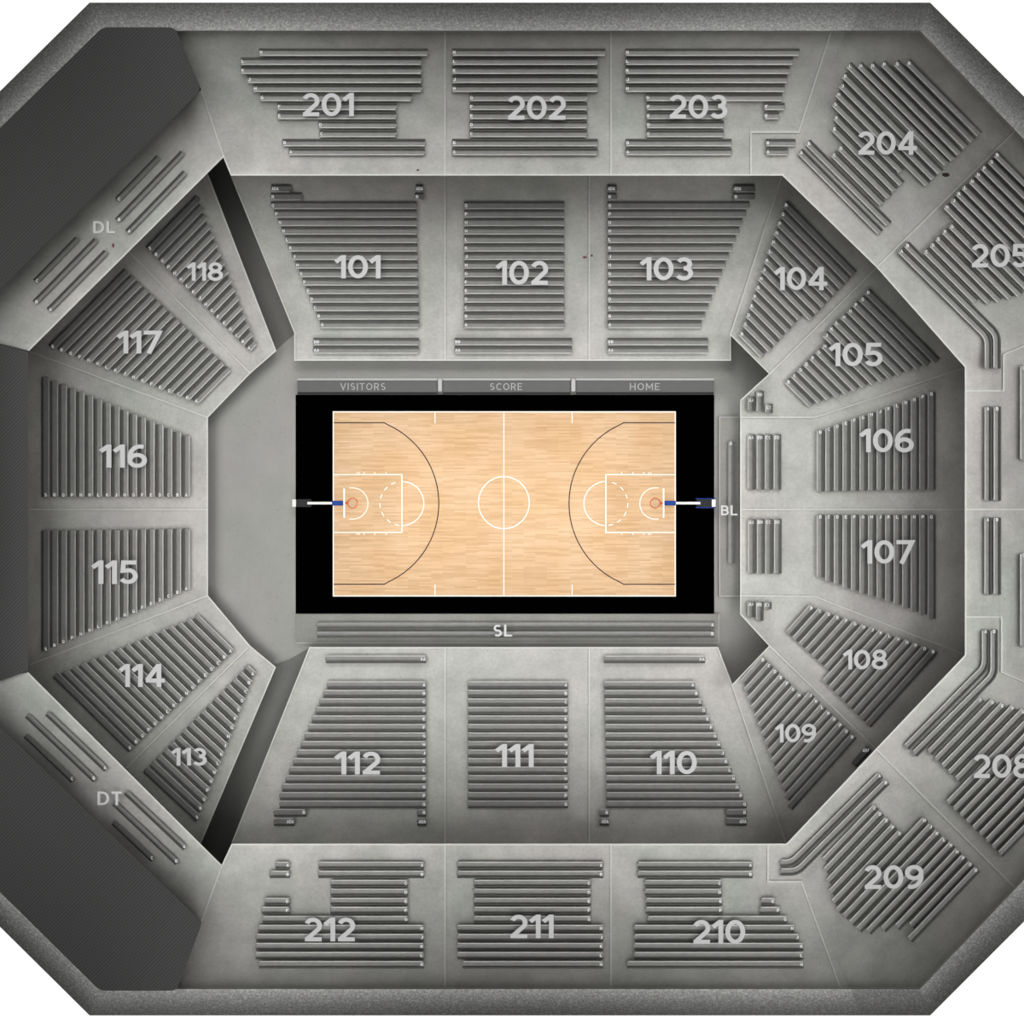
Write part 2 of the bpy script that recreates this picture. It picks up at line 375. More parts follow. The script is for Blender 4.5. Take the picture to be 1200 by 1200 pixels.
for i, (lv, p) in enumerate(TR):
    bm = bmesh.new(); h = H[lv]; w = 0.85 if lv == 'U' else 0.7
    strip(bm, resample(p, 8), -w, w, lambda x, y: h(x, y)-0.25, lambda x, y: h(x, y)+0.10)
    tag(link('trim_%d' % (i+1), bm, 'trim'), kind='structure')

# added high walls, there to shade the two notches in the right-hand stands
for nm_, p in (('wall_upper_shade', [(857, 393), (902, 438), (868.5, 469)]), ('wall_lower_shade', [(868.5, 720), (902, 757), (859, 802)])):
    bm = bmesh.new(); strip(bm, resample(p, 8), -0.7, 0.7, lambda x, y: 0.0, lambda x, y: hL(x, y)+1.9)
    tag(link(nm_, bm, 'trim'), kind='structure')

# ------------------------------------------------------------------ court
def flat(name, x0, y0, x1, y1, z0, z1, mat, parent=None):
    bm = bmesh.new(); box(bm, x0, y0, x1, y1, z0, z1); return link(name, bm, mat, parent)
ap = flat('court_apron', 346.5, 462.8, 837, 719, 0.0, 0.05, 'black'); tag(ap, 'black rectangular apron surrounding the wooden basketball court', 'court surround'); origin_to(ap, W(592, 589, 0))
court = empty('basketball_court', W(591, 590, 0.05)); tag(court, 'light maple basketball court with white and dark lines inside the black apron', 'basketball court')
def cpart(name, bm, mat):
    o = link(name, bm, mat); o.data.transform(__import__('mathutils').Matrix.Translation(-court.location)); o.parent = court; return o
bm = bmesh.new(); box(bm, 390, 482, 792, 699, 0.05, 0.09); cpart('wood_floor', bm, 'wood')
def arc(cx, cy, rx, ry, a0, a1, n=None):
    n = n or max(6, int(abs(a1-a0)/7))
    return [(cx+rx*math.cos(math.radians(a0+(a1-a0)*i/n)), cy+ry*math.sin(math.radians(a0+(a1-a0)*i/n))) for i in range(n+1)]
def cline(name, lines, w, mat, closed=False, z=0.094):
    bm = bmesh.new(); w *= 0.88
    for p in lines: strip(bm, p, -w/2, w/2, lambda x, y: 0.088, lambda x, y: z, closed)
    return cpart(name, bm, mat)
cline('boundary_line', [[(390.7, 482.7), (791.3, 482.7), (791.3, 698.3), (390.7, 698.3)]], 1.5, 'courtwhite', True)
cline('half_line', [[(590.5, 483), (590.5, 698)]], 1.2, 'courtwhite', z=0.095)
cline('centre_circle', [arc(590.5, 589, 29.8, 30.5, 0, 354, 60)], 1.3, 'courtwhite', True, 0.096)
for sgn, cx, bx in ((1, 413.2, 391), (-1, 767.8, 791)):
    X = lambda v: cx+sgn*v
    yc = 590
    p = [(bx, 495.3), (X(37), 495.3)]+[(X(101*math.cos(t)), yc-101*math.sin(t)) for t in [math.radians(68.5-137*i/50) for i in range(51)]][1:-1]+[(X(37), 684.7), (bx, 684.7)]
    cline('three_point_line', [p], 1.3, 'navy', z=0.097)
    kx = X(57.8)
    cline('lane_line', [[(bx, 556.2), (kx, 556.2), (kx, 624), (bx, 624)]], 1.3, 'courtwhite', z=0.098)
    a = [(kx+sgn*25.7*math.cos(math.radians(t)), yc+25.7*math.sin(math.radians(t))) for t in range(-90, 91, 5)]
    d = []
    for t0 in range(97, 262, 24):
        d.append([(kx+sgn*25.7*math.cos(math.radians(t0+q)), yc+25.7*math.sin(math.radians(t0+q))) for q in (0, 4, 8, 12)])
    cline('free_throw_circle', [a]+d, 1.2, 'courtwhite', z=0.099)
    cline('restricted_arc', [[(X(-4), yc-18.3)]+[(X(18*math.cos(math.radians(t))), yc+18.3*math.sin(math.radians(t))) for t in range(-90, 91, 6)]+[(X(-4), yc+18.3)]], 1.1, 'courtwhite', z=0.1)
    for v in (5.2, 7.6, 13.5, 26, 39.2):
        cline('lane_mark', [[(X(v), 553), (X(v), 556)], [(X(v), 624), (X(v), 627)]], 1.0, 'courtwhite', z=0.101)
for x in (509.8, 670.5):
    cline('hash_mark', [[(x, 483), (x, 496)]], 1.2, 'courtwhite', z=0.102); cline('hash_mark', [[(x, 685), (x, 698)]], 1.2, 'courtwhite', z=0.102)

# hoops
def hoop(sgn, cx, label, basemat):
    yc = 589.6; X = lambda v: cx+sgn*v
    root = empty('basketball_hoop', W(X(-57), yc, 0.05)); tag(root, label, 'basketball hoop')
    def P(name, bm, mat):
        o = link(name, bm, mat); o.data.transform(__import__('mathutils').Matrix.Translation(-root.location)); o.parent = root; return o
    def bx(x0, y0, x1, y1, z0, z1, bev=0.03):
        bm = bmesh.new(); box(bm, min(X(x0), X(x1)), y0, max(X(x0), X(x1)), y1, z0, z1)
        bmesh.ops.bevel(bm, geom=bm.edges[:], offset=bev, segments=2, affect='EDGES'); return bm
    P('base', bx(-66, yc-4.6, -48, yc+4.6, 0.05, 1.0, 0.06), 'darkbox')
    if basemat: 
        bm = bmesh.new()
        box(bm, min(X(-71), X(-47.5)), yc-5.6, max(X(-71), X(-47.5)), yc-4.6, 0.05, 0.9); box(bm, min(X(-71), X(-47.5)), yc+4.6, max(X(-71), X(-47.5)), yc+5.8, 0.05, 0.9)
        P('side_padding', bm, 'blue')
    P('counterweight', bx(-70.8, yc-4.4, -66.2, yc+4.4, 0.05, 1.05), 'white')
    bm = bmesh.new()       # sloping white mast
    vs = box(bm, min(X(-53), X(-24)), yc-1.5, max(X(-53), X(-24)), yc+1.5, 0.0, 0.3)
    for v in vs:
        px = v.co.x/S+600; t = (px-X(-53))/(X(-24)-X(-53)); v.co.z += 0.95+2.0*t
    P('mast', bm, 'white')
    P('padded_boom', bx(-24.2, yc-2.9, -10.6, yc+2.9, 2.85, 3.35, 0.05), 'blue')
    P('backboard', bx(-10.8, yc-17.3, -8.8, yc+17.3, 2.9, 3.97, 0.02), 'glass')
    bm = bmesh.new()       # rim ring
    ring = []
    for i in range(28):
        a = 2*math.pi*i/28; c = Vector((X(5.7*math.cos(a)), yc+5.7*math.sin(a)))
        rr = []
        for k in range(6):
            b = 2*math.pi*k/6; r_ = 5.7+0.6*math.cos(b)
            rr.append(bm.verts.new(W(X(r_*math.cos(a)), yc+r_*math.sin(a), 3.05+0.04*math.sin(b))))
        ring.append(rr)
    for i in range(28):
        for k in range(6): bm.faces.new((ring[i][k], ring[i][(k+1) % 6], ring[(i+1) % 28][(k+1) % 6], ring[(i+1) % 28][k]))
    bmesh.ops.recalc_face_normals(bm, faces=bm.faces[:]); P('rim', bm, 'orange')
    P('rim_bracket', bx(-9, yc-1.5, -5.4, yc+1.5, 2.98, 3.09, 0.02), 'orange')
    bm = bmesh.new()       # net
    for i in range(12):
        for dr in (1, -1):
            a0 = math.radians(i*30); a1 = math.radians(i*30+dr*45)
            p0 = W(X(5.4*math.cos(a0)), yc+5.4*math.sin(a0), 3.03); p1 = W(X(3.4*math.cos(a1)), yc+3.4*math.sin(a1), 2.6)
            t = Vector((0.006, 0.006, 0)); u = Vector((-0.006, 0.006, 0))
            q = [bm.verts.new(v) for v in (p0+t, p0+u, p0-t, p0-u, p1+t, p1+u, p1-t, p1-u)]
            for k in range(4): bm.faces.new((q[k], q[(k+1) % 4], q[4+(k+1) % 4], q[4+k]))
    P('net', bm, 'white')
hoop(1, 413.2, 'basketball hoop with dark grey base at the left end of the court', False)
hoop(-1, 767.8, 'basketball hoop with blue padded base at the right end of the court', True)

# ------------------------------------------------------------------ stroke lettering
def A_(cx, cy, rx, ry, a0, a1): return arc(cx, cy, rx, ry, a0, a1, max(5, int(abs(a1-a0)/14)))
GL = {
 '0': (.74, [('c', A_(.37, .5, .275, .41, 0, 346))]),
 '1': (.42, [[(.315, 0), (.315, 1)], [(.03, .70), (.27, .915)]]),
 '2': (.66, [A_(.32, .655, .235, .255, 158, -32)+[(.10, .085)], [(.03, .085), (.63, .085)]]),
 '3': (.66, [A_(.31, .71, .215, .20, 150, -90), A_(.31, .31, .25, .225, 90, -150)]),
 '4': (.74, [[(.52, 0), (.52, 1)], [(.50, .95), (.085, .29)], [(.04, .28), (.74, .28)]]),
 '5': (.66, [[(.60, .915), (.155, .915), (.13, .56)]+A_(.31, .335, .255, .25, 80, -150)]),
 '6': (.70, [('c', A_(.36, .315, .255, .235, 0, 346)), A_(.46, .46, .36, .455, 70, 185)]),
 '7': (.66, [[(.02, .915), (.58, .915), (.20, 0)]]),
 '8': (.70, [('c', A_(.35, .725, .215, .195, 0, 346)), ('c', A_(.35, .295, .26, .215, 0, 346))]),
 '9': (.70, [('c', A_(.34, .685, .255, .235, 0, 346)), A_(.24, .54, .36, .455, -110, 5)]),
 'A': (.76, [[(.06, 0), (.38, .93), (.70, 0)], [(.17, .26), (.59, .26)]]),
 'B': (.66, [[(.09, 0), (.09, 1)], [(.05, .915), (.32, .915)]+A_(.34, .715, .19, .2, 90, -90)+[(.1, .515)], [(.34, .515)]+A_(.36, .3, .2, .215, 90, -90)+[(.05, .085)]]),
 'C': (.70, [A_(.40, .5, .31, .415, 48, 312)]),
 'D': (.74, [[(.09, 0), (.09, 1)], [(.05, .915), (.30, .915)]+A_(.32, .5, .32, .415, 90, -90)+[(.05, .085)]]),
 'E': (.60, [[(.09, 0), (.09, 1)], [(.09, .915), (.58, .915)], [(.09, .5), (.52, .5)], [(.09, .085), (.60, .085)]]),
 'F': (.58, [[(.09, 0), (.09, 1)], [(.09, .915), (.58, .915)], [(.09, .48), (.52, .48)]]),
 'G': (.74, [A_(.40, .5, .31, .415, 48, 340)+[(.70, .46), (.45, .46)]]),
 'H': (.72, [[(.09, 0), (.09, 1)], [(.63, 0), (.63, 1)], [(.09, .5), (.63, .5)]]),
 'I': (.18, [[(.09, 0), (.09, 1)]]),
 'J': (.50, [[(.42, 1)]+A_(.25, .27, .17, .19, 0, -150)]),
 'K': (.68, [[(.09, 0), (.09, 1)], [(.62, 1), (.12, .42)], [(.30, .60), (.64, 0)]]),
 'L': (.56, [[(.09, 1), (.09, .085), (.56, .085)]]),
 'M': (.86, [[(.09, 0), (.09, .95), (.43, .30), (.77, .95), (.77, 0)]]),
 'N': (.74, [[(.09, 0), (.09, .93), (.65, .07), (.65, 1)]]),
 'O': (.80, [('c', A_(.40, .5, .315, .415, 0, 346))]),
 'P': (.64, [[(.09, 0), (.09, 1)], [(.05, .915), (.32, .915)]+A_(.34, .67, .21, .245, 90, -90)+[(.1, .425)]]),
 'Q': (.80, [('c', A_(.40, .5, .315, .415, 0, 346)), [(.45, .28), (.72, 0)]]),
 'R': (.66, [[(.09, 0), (.09, 1)], [(.05, .915), (.32, .915)]+A_(.34, .68, .21, .235, 90, -90)+[(.1, .445)], [(.34, .445), (.60, 0)]]),
 'S': (.62, [A_(.31, .70, .20, .215, 40, 270)[:-1]+A_(.31, .295, .215, .21, 90, -140)]),
 'T': (.64, [[(.0, .915), (.64, .915)], [(.32, 0), (.32, .915)]]),
 'V': (.72, [[(.05, 1), (.36, .07), (.67, 1)]])}
def text_strokes(s, gap=0.10):
    out = []; x = 0
    for ch in s:
        w, st = GL[ch]
        for k in st:
            cl = isinstance(k, tuple); pts = k[1] if cl else k
            out.append((cl, [(x+a, b) for a, b in pts]))
        x += w+gap
    return x-gap, out
def text_mesh(s, x0, x1, y0, y1, zlo, zhi, t=0.17, gap=0.1, conform=True):
    wd_, st = text_strokes(s, gap); bm = bmesh.new(); sx_, sy_ = (x1-x0)/wd_, (y1-y0)
    tf = lambda x, y, z: W(x0+x*sx_, y1-y*sy_, z)
    zl = lambda x, y: zlo(x0+x*sx_, y1-y*sy_); zh = lambda x, y: zhi(x0+x*sx_, y1-y*sy_)
    k = 0
    for cl, p in st:
        if not cl and conform: p = resample(p, 0.2)
        e = k*0.002; k += 1
        strip(bm, p, -t/2, t/2, zl, (lambda e: (lambda x, y: zh(x, y)+e))(e), cl, tf)
    return bm
SIGN = {'201': (354, 415.3, 109, 136.2, 'U'), '202': (594.4, 663.7, 112.1, 140.3, 'U'), '203': (783.8, 852.9, 111, 139, 'U'),
 '204': (1005, 1074.5, 153.8, 181.3, 'U'), '205': (1138, 1206, 285.8, 313.3, 'U'), '208': (1140.3, 1209, 883.8, 911.7, 'U'),
 '209': (1012.4, 1082.8, 1013.8, 1041.7, 'U'), '210': (811.7, 873.6, 1077.9, 1106, 'U'), '211': (597.3, 649.5, 1071.8, 1099.3, 'U'),
 '212': (356.3, 416.8, 1075.2, 1103.1, 'U'), '101': (392.4, 446.6, 299, 326.3, 'L'), '102': (581.3, 642.9, 305.5, 333.7, 'L'),
 '103': (750.4, 812.7, 301.5, 328.5, 'L'), '104': (907.2, 969.5, 312.8, 340, 'L'), '105': (971.7, 1034.5, 401.7, 429.2, 'L'),
 '106': (1007.5, 1070.8, 502.5, 530, 'L'), '107': (1009.2, 1071.2, 633, 660.5, 'L'), '108': (988, 1040, 761.3, 784.5, 'L'),
 '109': (908.3, 956.7, 848.3, 870, 'L'), '110': (762.3, 816.9, 879.8, 907.3, 'L'), '111': (580.8, 626, 871.9, 899, 'L'),
 '112': (392.4, 446.2, 880.7, 907.5, 'L'), '113': (201, 242.7, 876.4, 897.2, 'L'), '114': (139.5, 193.3, 778, 805, 'L'),
 '115': (107.7, 161.9, 656.7, 684.3, 'L'), '116': (117, 172.3, 520.9, 548, 'L'), '117': (137.3, 189.3, 387.5, 414.2, 'L'),
 '118': (218.8, 261.5, 307.5, 329, 'L'), 'DL': (109, 135, 259.3, 273.3, 'U'), 'DT': (114, 143, 927.5, 943.5, 'U'),
 'SL': (578, 600, 732, 746, 'P'), 'BL': (844.7, 864.2, 592.2, 603.9, 'P')}
SH, BH = 0.22, 0.38                      # seat and backrest height above the deck
H['P'] = lambda x, y: 0.25
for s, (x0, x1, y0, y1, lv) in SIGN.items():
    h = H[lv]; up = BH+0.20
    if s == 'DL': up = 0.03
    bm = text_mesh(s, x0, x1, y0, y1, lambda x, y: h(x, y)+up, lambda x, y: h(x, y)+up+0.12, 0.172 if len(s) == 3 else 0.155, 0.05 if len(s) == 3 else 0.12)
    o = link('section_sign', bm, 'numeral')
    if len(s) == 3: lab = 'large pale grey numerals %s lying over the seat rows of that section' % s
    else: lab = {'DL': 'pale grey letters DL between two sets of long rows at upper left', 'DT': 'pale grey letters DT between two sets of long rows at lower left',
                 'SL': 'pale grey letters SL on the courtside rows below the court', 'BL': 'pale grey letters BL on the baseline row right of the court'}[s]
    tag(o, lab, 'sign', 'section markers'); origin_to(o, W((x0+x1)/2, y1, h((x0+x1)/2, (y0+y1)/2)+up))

# ------------------------------------------------------------------ seat rows
LM = {}
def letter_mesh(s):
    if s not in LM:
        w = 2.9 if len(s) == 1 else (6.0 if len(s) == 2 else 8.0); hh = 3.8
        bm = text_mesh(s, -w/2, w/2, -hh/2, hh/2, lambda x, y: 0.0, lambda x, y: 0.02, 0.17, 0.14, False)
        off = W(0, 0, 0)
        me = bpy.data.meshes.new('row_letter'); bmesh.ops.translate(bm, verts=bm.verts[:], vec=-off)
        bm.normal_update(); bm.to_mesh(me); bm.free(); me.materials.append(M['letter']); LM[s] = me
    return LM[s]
ROWN = [0]
def fillet(pts, r):
    out = [pts[0]]
    for a, p, b in zip(pts, pts[1:], pts[2:]):
        la = math.hypot(a[0]-p[0], a[1]-p[1]); lb = math.hypot(b[0]-p[0], b[1]-p[1])
        s = (p[0]+(a[0]-p[0])/la*r, p[1]+(a[1]-p[1])/la*r); e = (p[0]+(b[0]-p[0])/lb*r, p[1]+(b[1]-p[1])/lb*r)
        for k in range(9):
            t = k/8; out.append(((1-t)**2*s[0]+2*t*(1-t)*p[0]+t*t*e[0], (1-t)**2*s[1]+2*t*(1-t)*p[1]+t*t*e[1]))
    return out+[pts[-1]]
def sec_dense(g): return 'long seat rows' not in g
SPECS = []
def seat_row(*a, **k):
    """queue a row; rows are built longest first once all are known"""
    SPECS.append((a, k))
def build_row(pts, letter, lv, label, group, width=7.6, outward=None, end_letter=False):
    """pts: centre line from the lettered end; the backrest stands on the side away from the court"""
    ROWN[0] += 1
    h = H[lv]; mid = pts[len(pts)//2] if len(pts) > 2 else ((pts[0][0]+pts[1][0])/2, (pts[0][1]+pts[1][1])/2)
    if len(pts) > 2: pts = fillet(pts, 9)
    z = h(*mid)
    ln = sum(math.hypot(b[0]-a[0], b[1]-a[1]) for a, b in zip(pts, pts[1:]))
    root = empty('seating_row', W(pts[0][0], pts[0][1], z)); tag(root, label, 'seating row', group)
    ix, iy = outward or (lambda q: (-q[0], -q[1]))(inward(*mid))
    nm = offsets(pts); m0 = nm[len(nm)//2]; sg = 1 if m0[0]*ix+m0[1]*iy > 0 else -1
    hw = width/2; T = -root.location
    def outline(o_in, o_out, r, inset=0.0):
        """closed rounded outline of a ribbon (offsets measured towards the outward side)"""
        sideA = []; sideB = []
        # shorten centre line by inset
        def cut(p, q, d):
            l = math.hypot(q[0]-p[0], q[1]-p[1]); return (p[0]+(q[0]-p[0])/l*d, p[1]+(q[1]-p[1])/l*d)
        P_ = list(pts)
        a = cut(P_[0], P_[1], inset); b = cut(P_[-1], P_[-2], inset); P_[0] = a; P_[-1] = b
        n_ = offsets(P_)
        def endcap(p, q, n0):      # rounded corners at point p, neighbour q
            l = math.hypot(q[0]-p[0], q[1]-p[1]); ux, uy = (q[0]-p[0])/l, (q[1]-p[1])/l
            res = []
            for k in range(4):
                t = math.radians(90*k/3); res.append((p[0]+ux*r*(1-math.sin(t))+n0[0]*sg*(o_out-r+r*math.cos(t)), p[1]+uy*r*(1-math.sin(t))+n0[1]*sg*(o_out-r+r*math.cos(t))))
            for k in range(4):
                t = math.radians(90-90*k/3); res.append((p[0]+ux*r*(1-math.sin(t))+n0[0]*sg*(o_in+r-r*math.cos(t)), p[1]+uy*r*(1-math.sin(t))+n0[1]*sg*(o_in+r-r*math.cos(t))))
            return res
        c0 = endcap(P_[0], P_[1], n_[0]); c1 = endcap(P_[-1], P_[-2], n_[-1])
        inn = [(p[0]+n[0]*sg*o_in, p[1]+n[1]*sg*o_in) for p, n in zip(P_[1:-1], n_[1:-1])]
        out = [(p[0]+n[0]*sg*o_out, p[1]+n[1]*sg*o_out) for p, n in zip(P_[1:-1], n_[1:-1])]
        return c0+inn+c1[::-1]+out[::-1]
    def prism(name, ol, z0, z1, mat, bev):
        bm = bmesh.new()
        f = bm.faces.new([bm.verts.new(W(x, y, z0)+T) for x, y in ol])
        top = bmesh.ops.extrude_face_region(bm, geom=[f]); tv = [g for g in top['geom'] if isinstance(g, bmesh.types.BMVert)]
        tf_ = [g for g in top['geom'] if isinstance(g, bmesh.types.BMFace)]
        for v in tv: v.co.z = z1-z
        if bev and tf_:
            rs = bmesh.ops.inset_region(bm, faces=tf_, thickness=bev*S, depth=0)
            for v in tv: v.co.z -= bev*S*0.9
        bmesh.ops.recalc_face_normals(bm, faces=bm.faces[:])
        return link(name, bm, mat, root)
    r = min(2.6, hw-0.1, ln/2-0.2)
    dep = 0.0 if lv == 'P' else 0.35
    prism('seat', outline(-hw, hw-1.7, min(r, 2.4)), z-dep, z+SH, 'seat', 0.5)
    prism('backrest', outline(hw-2.0, hw, 0.95, 0.5), z-dep, z+BH, 'back', 0)
    bm = bmesh.new()
    eu = min(1.6, ln/4); q0 = ((pts[1][0]-pts[0][0]), (pts[1][1]-pts[0][1])); l0 = math.hypot(*q0); q1 = ((pts[-2][0]-pts[-1][0]), (pts[-2][1]-pts[-1][1])); l1 = math.hypot(*q1)
    sp = [(pts[0][0]+q0[0]/l0*eu, pts[0][1]+q0[1]/l0*eu)]+list(pts[1:-1])+[(pts[-1][0]+q1[0]/l1*eu, pts[-1][1]+q1[1]/l1*eu)]
    strip(bm, sp, sg*(-hw-1.3), sg*(-hw-0.1), lambda x, y: z-dep, lambda x, y: z+SH+0.0)
    if lv != 'P' and sec_dense(group):
        bmesh.ops.translate(bm, verts=bm.verts[:], vec=T); link('step_nosing', bm, 'nosing', root)['label'] = 'pale concrete step edge in front of the seat'
    else: bm.free()
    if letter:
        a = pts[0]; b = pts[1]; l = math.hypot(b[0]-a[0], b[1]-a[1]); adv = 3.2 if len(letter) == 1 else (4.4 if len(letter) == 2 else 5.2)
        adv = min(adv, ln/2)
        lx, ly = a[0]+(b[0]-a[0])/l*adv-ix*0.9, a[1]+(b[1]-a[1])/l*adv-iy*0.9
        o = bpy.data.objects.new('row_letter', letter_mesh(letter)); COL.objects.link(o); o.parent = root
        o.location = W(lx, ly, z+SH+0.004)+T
    return root
ORD = 'first second third fourth fifth sixth seventh eighth ninth tenth eleventh twelfth thirteenth fourteenth fifteenth sixteenth seventeenth eighteenth nineteenth twentieth'.split()
WHERE = {'201': 'upper tier top left block 201', '202': 'upper tier top middle block 202', '203': 'upper tier top right block 203',
 '204': 'upper tier corner block 204', '205': 'upper tier cropped block 205', '206': 'unnumbered right edge block above centre divider',
 '207': 'unnumbered right edge block under centre divider', '208': 'low cropped edge block 208', '209': 'lower right corner block 209',
 '210': 'bottom right outer block 210', '211': 'bottom middle outer block 211', '212': 'bottom left outer block 212',
 '101': 'inner block 101 above court left', '102': 'inner block 102 above court middle', '103': 'inner block 103 above court right',
 '104': 'inner wedge 104 upper right', '105': 'inner wedge 105 beneath wedge 104', '106': 'inner block 106 right above divider',
 '107': 'inner block 107 right under divider', '108': 'inner wedge 108 above wedge 109', '109': 'inner wedge 109 lower right',
 '110': 'inner block 110 below court right', '111': 'inner block 111 below court middle', '112': 'inner block 112 below court left',
 '113': 'narrow inner wedge 113 lower left', '114': 'wide inner wedge 114 lower left', '115': 'inner block 115 left under divider',
 '116': 'inner block 116 left above divider', '117': 'wide inner wedge 117 upper left', '118': 'narrow inner wedge 118 upper left'}
def section(sec, rows, lv, grp=None):
    """rows ordered outwards from the court: (letter, pts, extra words or None)"""
    grp = grp or ('seat rows of section '+sec)
    # common direction for parallel straight rows
    for i, (L, pts, extra) in enumerate(rows):
        wh = extra or (ORD[i]+' from court')
        lab = 'grey seating row lettered %s, %s, %s' % (L, wh, WHERE[sec])
        seat_row(pts, L, lv, lab, grp)
def hrows(ys, xs, letters, right=False):
    return [(L, [(x1, y), (x0, y)] if right else [(x0, y), (x1, y)], None) for L, y, (x0, x1) in zip(letters, ys, xs)]
def lerp(a, b, n): return [a+(b-a)*i/(n-1) for i in range(n)]
A12 = 'ABCDEFGHJKLM'; A15 = 'ABCDEFGHJKLMNPQ'; A17 = 'ABCDEFGHJKLMNPQRS'; B15 = 'BCDEFGHJKLMNPQR'; B14 = 'BCDEFGHJKLMNPQ'
y200 = lerp(176.9, 60.4, 12); y210 = lerp(1014.9, 1131.2, 12)
section('201', hrows(y200, [(337.6, 498.5), (330.4, 499), (373.6, 465.2), (372.5, 465.2), (324.1, 465.2), (324.1, 465.2), (303.9, 482.8), (296, 495.1), (288.8, 494.7), (281.4, 494.7), (281.4, 494), (302.8, 501.9)], A12), 'U')
section('202', hrows(y200, [(529.1, 701.3)]*2+[(549.4, 688.9)]*5+[(529.1, 701.3)]*4+[(529.1, 710.3)], A12), 'U')
section('203', hrows(y200, [(732.5, 858.1)]*2+[(756.8, 849)]*4+[(756.1, 917.5), (732.1, 920.4), (732.1, 923.3), (732.1, 926.5), (732.1, 930.1), (732.1, 937.7)], A12)
        + [('E', [(895, y200[4]), (913.6, y200[4])], 'lower short right piece'), ('F', [(895, y200[5]), (920.4, y200[5])], 'upper short right piece')], 'U')
section('212', hrows(y210, [(372.5, 497.8)]*2+[(386.7, 478.9)]*4+[(307.3, 478.9), (302, 497.4), (299.4, 497.4), (299.4, 497.4), (298.7, 497.4), (302.8, 497.4)], A12, True)
        + [(L, [(x1, y210[k]), (x0, y210[k])], 'short left piece') for L, k, x0, x1 in (('A', 0, 322.3, 340.3), ('B', 1, 315.6, 340.3), ('E', 4, 309.5, 339.9), ('F', 5, 306, 339.9))], 'U')
section('211', hrows(y210, [(535.2, 707.6)]*2+[(554.6, 693.4)]*5+[(535.2, 707.6)]*4+[(541.5, 707.6)], A12, True), 'U')
section('210', hrows(y210, [(746.7, 882.6)]*2+[(755, 846.6)]*2+[(756, 847.7)]*2+[(758.4, 923.3), (742.6, 931.6), (742.6, 937.3), (742.6, 942.4), (742.6, 942.4), (734.3, 942.4)], A12, True)
        + [(L, [(x1, y210[k]), (x0, y210[k])], 'short right piece') for L, k, x0, x1 in (('E', 4, 891.1, 909.1), ('F', 5, 890, 915.2))], 'U')
# lower sideline sections
yT = [409.3, 399.6]+lerp(379.4, 239.9, 15); yR, yA = 229.7, 220.2
def ada(sec, y_r, y_a, left, right, lv='L', rl=False):
    out = []
    for (x0, x1, x0a, x1a), side in ((left, 'left'), (right, 'right')):
        p = [(x1, y_r), (x0, y_r)] if rl else [(x0, y_r), (x1, y_r)]; q = [(x1a, y_a), (x0a, y_a)] if rl else [(x0a, y_a), (x1a, y_a)]
        out += [('R', p, 'short rear %s piece' % side), ('ADA', q, 'rearmost short %s piece' % side)]
    return out
section('101', hrows(yT, [(366.5, 491.5)]*2+list(zip(lerp(374.4, 316.6, 15), lerp(491.9, 488.9, 15))), ['AA', 'BB']+list(A15))+ada('101', yR, yA, (316.6, 354, 317.2, 341.5), (485.6, 497, 486.7, 496.6)), 'L')
section('102', hrows(yT, [(532, 671)]*2+[(543, 662)]*15, ['AA', 'BB']+list(A15)), 'L')
section('103', hrows(yT, [(711.3, 830.4)]*2+list(zip([711.3]*15, lerp(822.7, 879, 15))), ['AA', 'BB']+list(A15))+ada('103', yR, yA, (711.3, 723.3, 711.3, 723.3), (859.2, 885.2, 859.2, 885.2)), 'L')
yB = lerp(803.6, 943.3, 15)
section('112', hrows([773.4]+yB, [(381.2, 500.1)]+list(zip(lerp(382.7, 329.6, 13)+[327, 327], [500.1]*15)), ['AA']+list(A15), True)+ada('112', 953.1, 963.7, (320.3, 359.3, 320.3, 345.4), (488.4, 500.1, 488.4, 500.1), rl=True), 'L')
section('111', hrows(yB, [(547.5, 666.3)]*15, A15, True), 'L')
section('110', hrows([773.5]+yB, [(707.1, 826.9)]+list(zip(lerp(707.1, 710.2, 15), lerp(815, 875.8, 15))), ['AA']+list(A15), True)+ada('110', 953.1, 963.5, (701.9, 714.4, 701.9, 714.4), (850.8, 875.8, 850.8, 875.8), rl=True), 'L')
# end sections with upright rows
x10 = lerp(962.3, 1092.3, 14)
section('106', [(L, [(x, 508.3), (x, 574.7)], None) for L, x in zip(('AA', 'BB', 'CC', 'DD'), (881.3, 891.7, 901.3, 911.7))]
        + [(L, [(x, t), (x, b)], None) for L, x, t, b in zip(B14, x10, lerp(503.3, 458.3, 14), lerp(576.7, 574.2, 14))], 'L')
section('107', [(L, [(x, 607.5), (x, 673)], None) for L, x in zip(('AA', 'BB', 'CC', 'DD'), (881.8, 892.2, 901.8, 912.2))]
        + [(L, [(x, 602.5), (x, b)], None) for L, x, b in zip(B14, x10, [677.5, 682.5, 685.8, 690, 692.8, 696.5, 699.4, 702.2, 705.5, 709.2, 713.3, 717.5, 720.8, 725.8])], 'L')
x11 = lerp(217.3, 52.7, 17)
section('116', [(L, [(x, 583.1), (x, t)], None) for L, x, t in zip(A17, x11, lerp(509.4, 441.2, 17))], 'L')
section('115', [(L, [(x, b), (x, t)], None) for L, x, t, b in zip(A17, x11, lerp(618.6, 621.4, 17), lerp(692.9, 763.8, 17))], 'L')
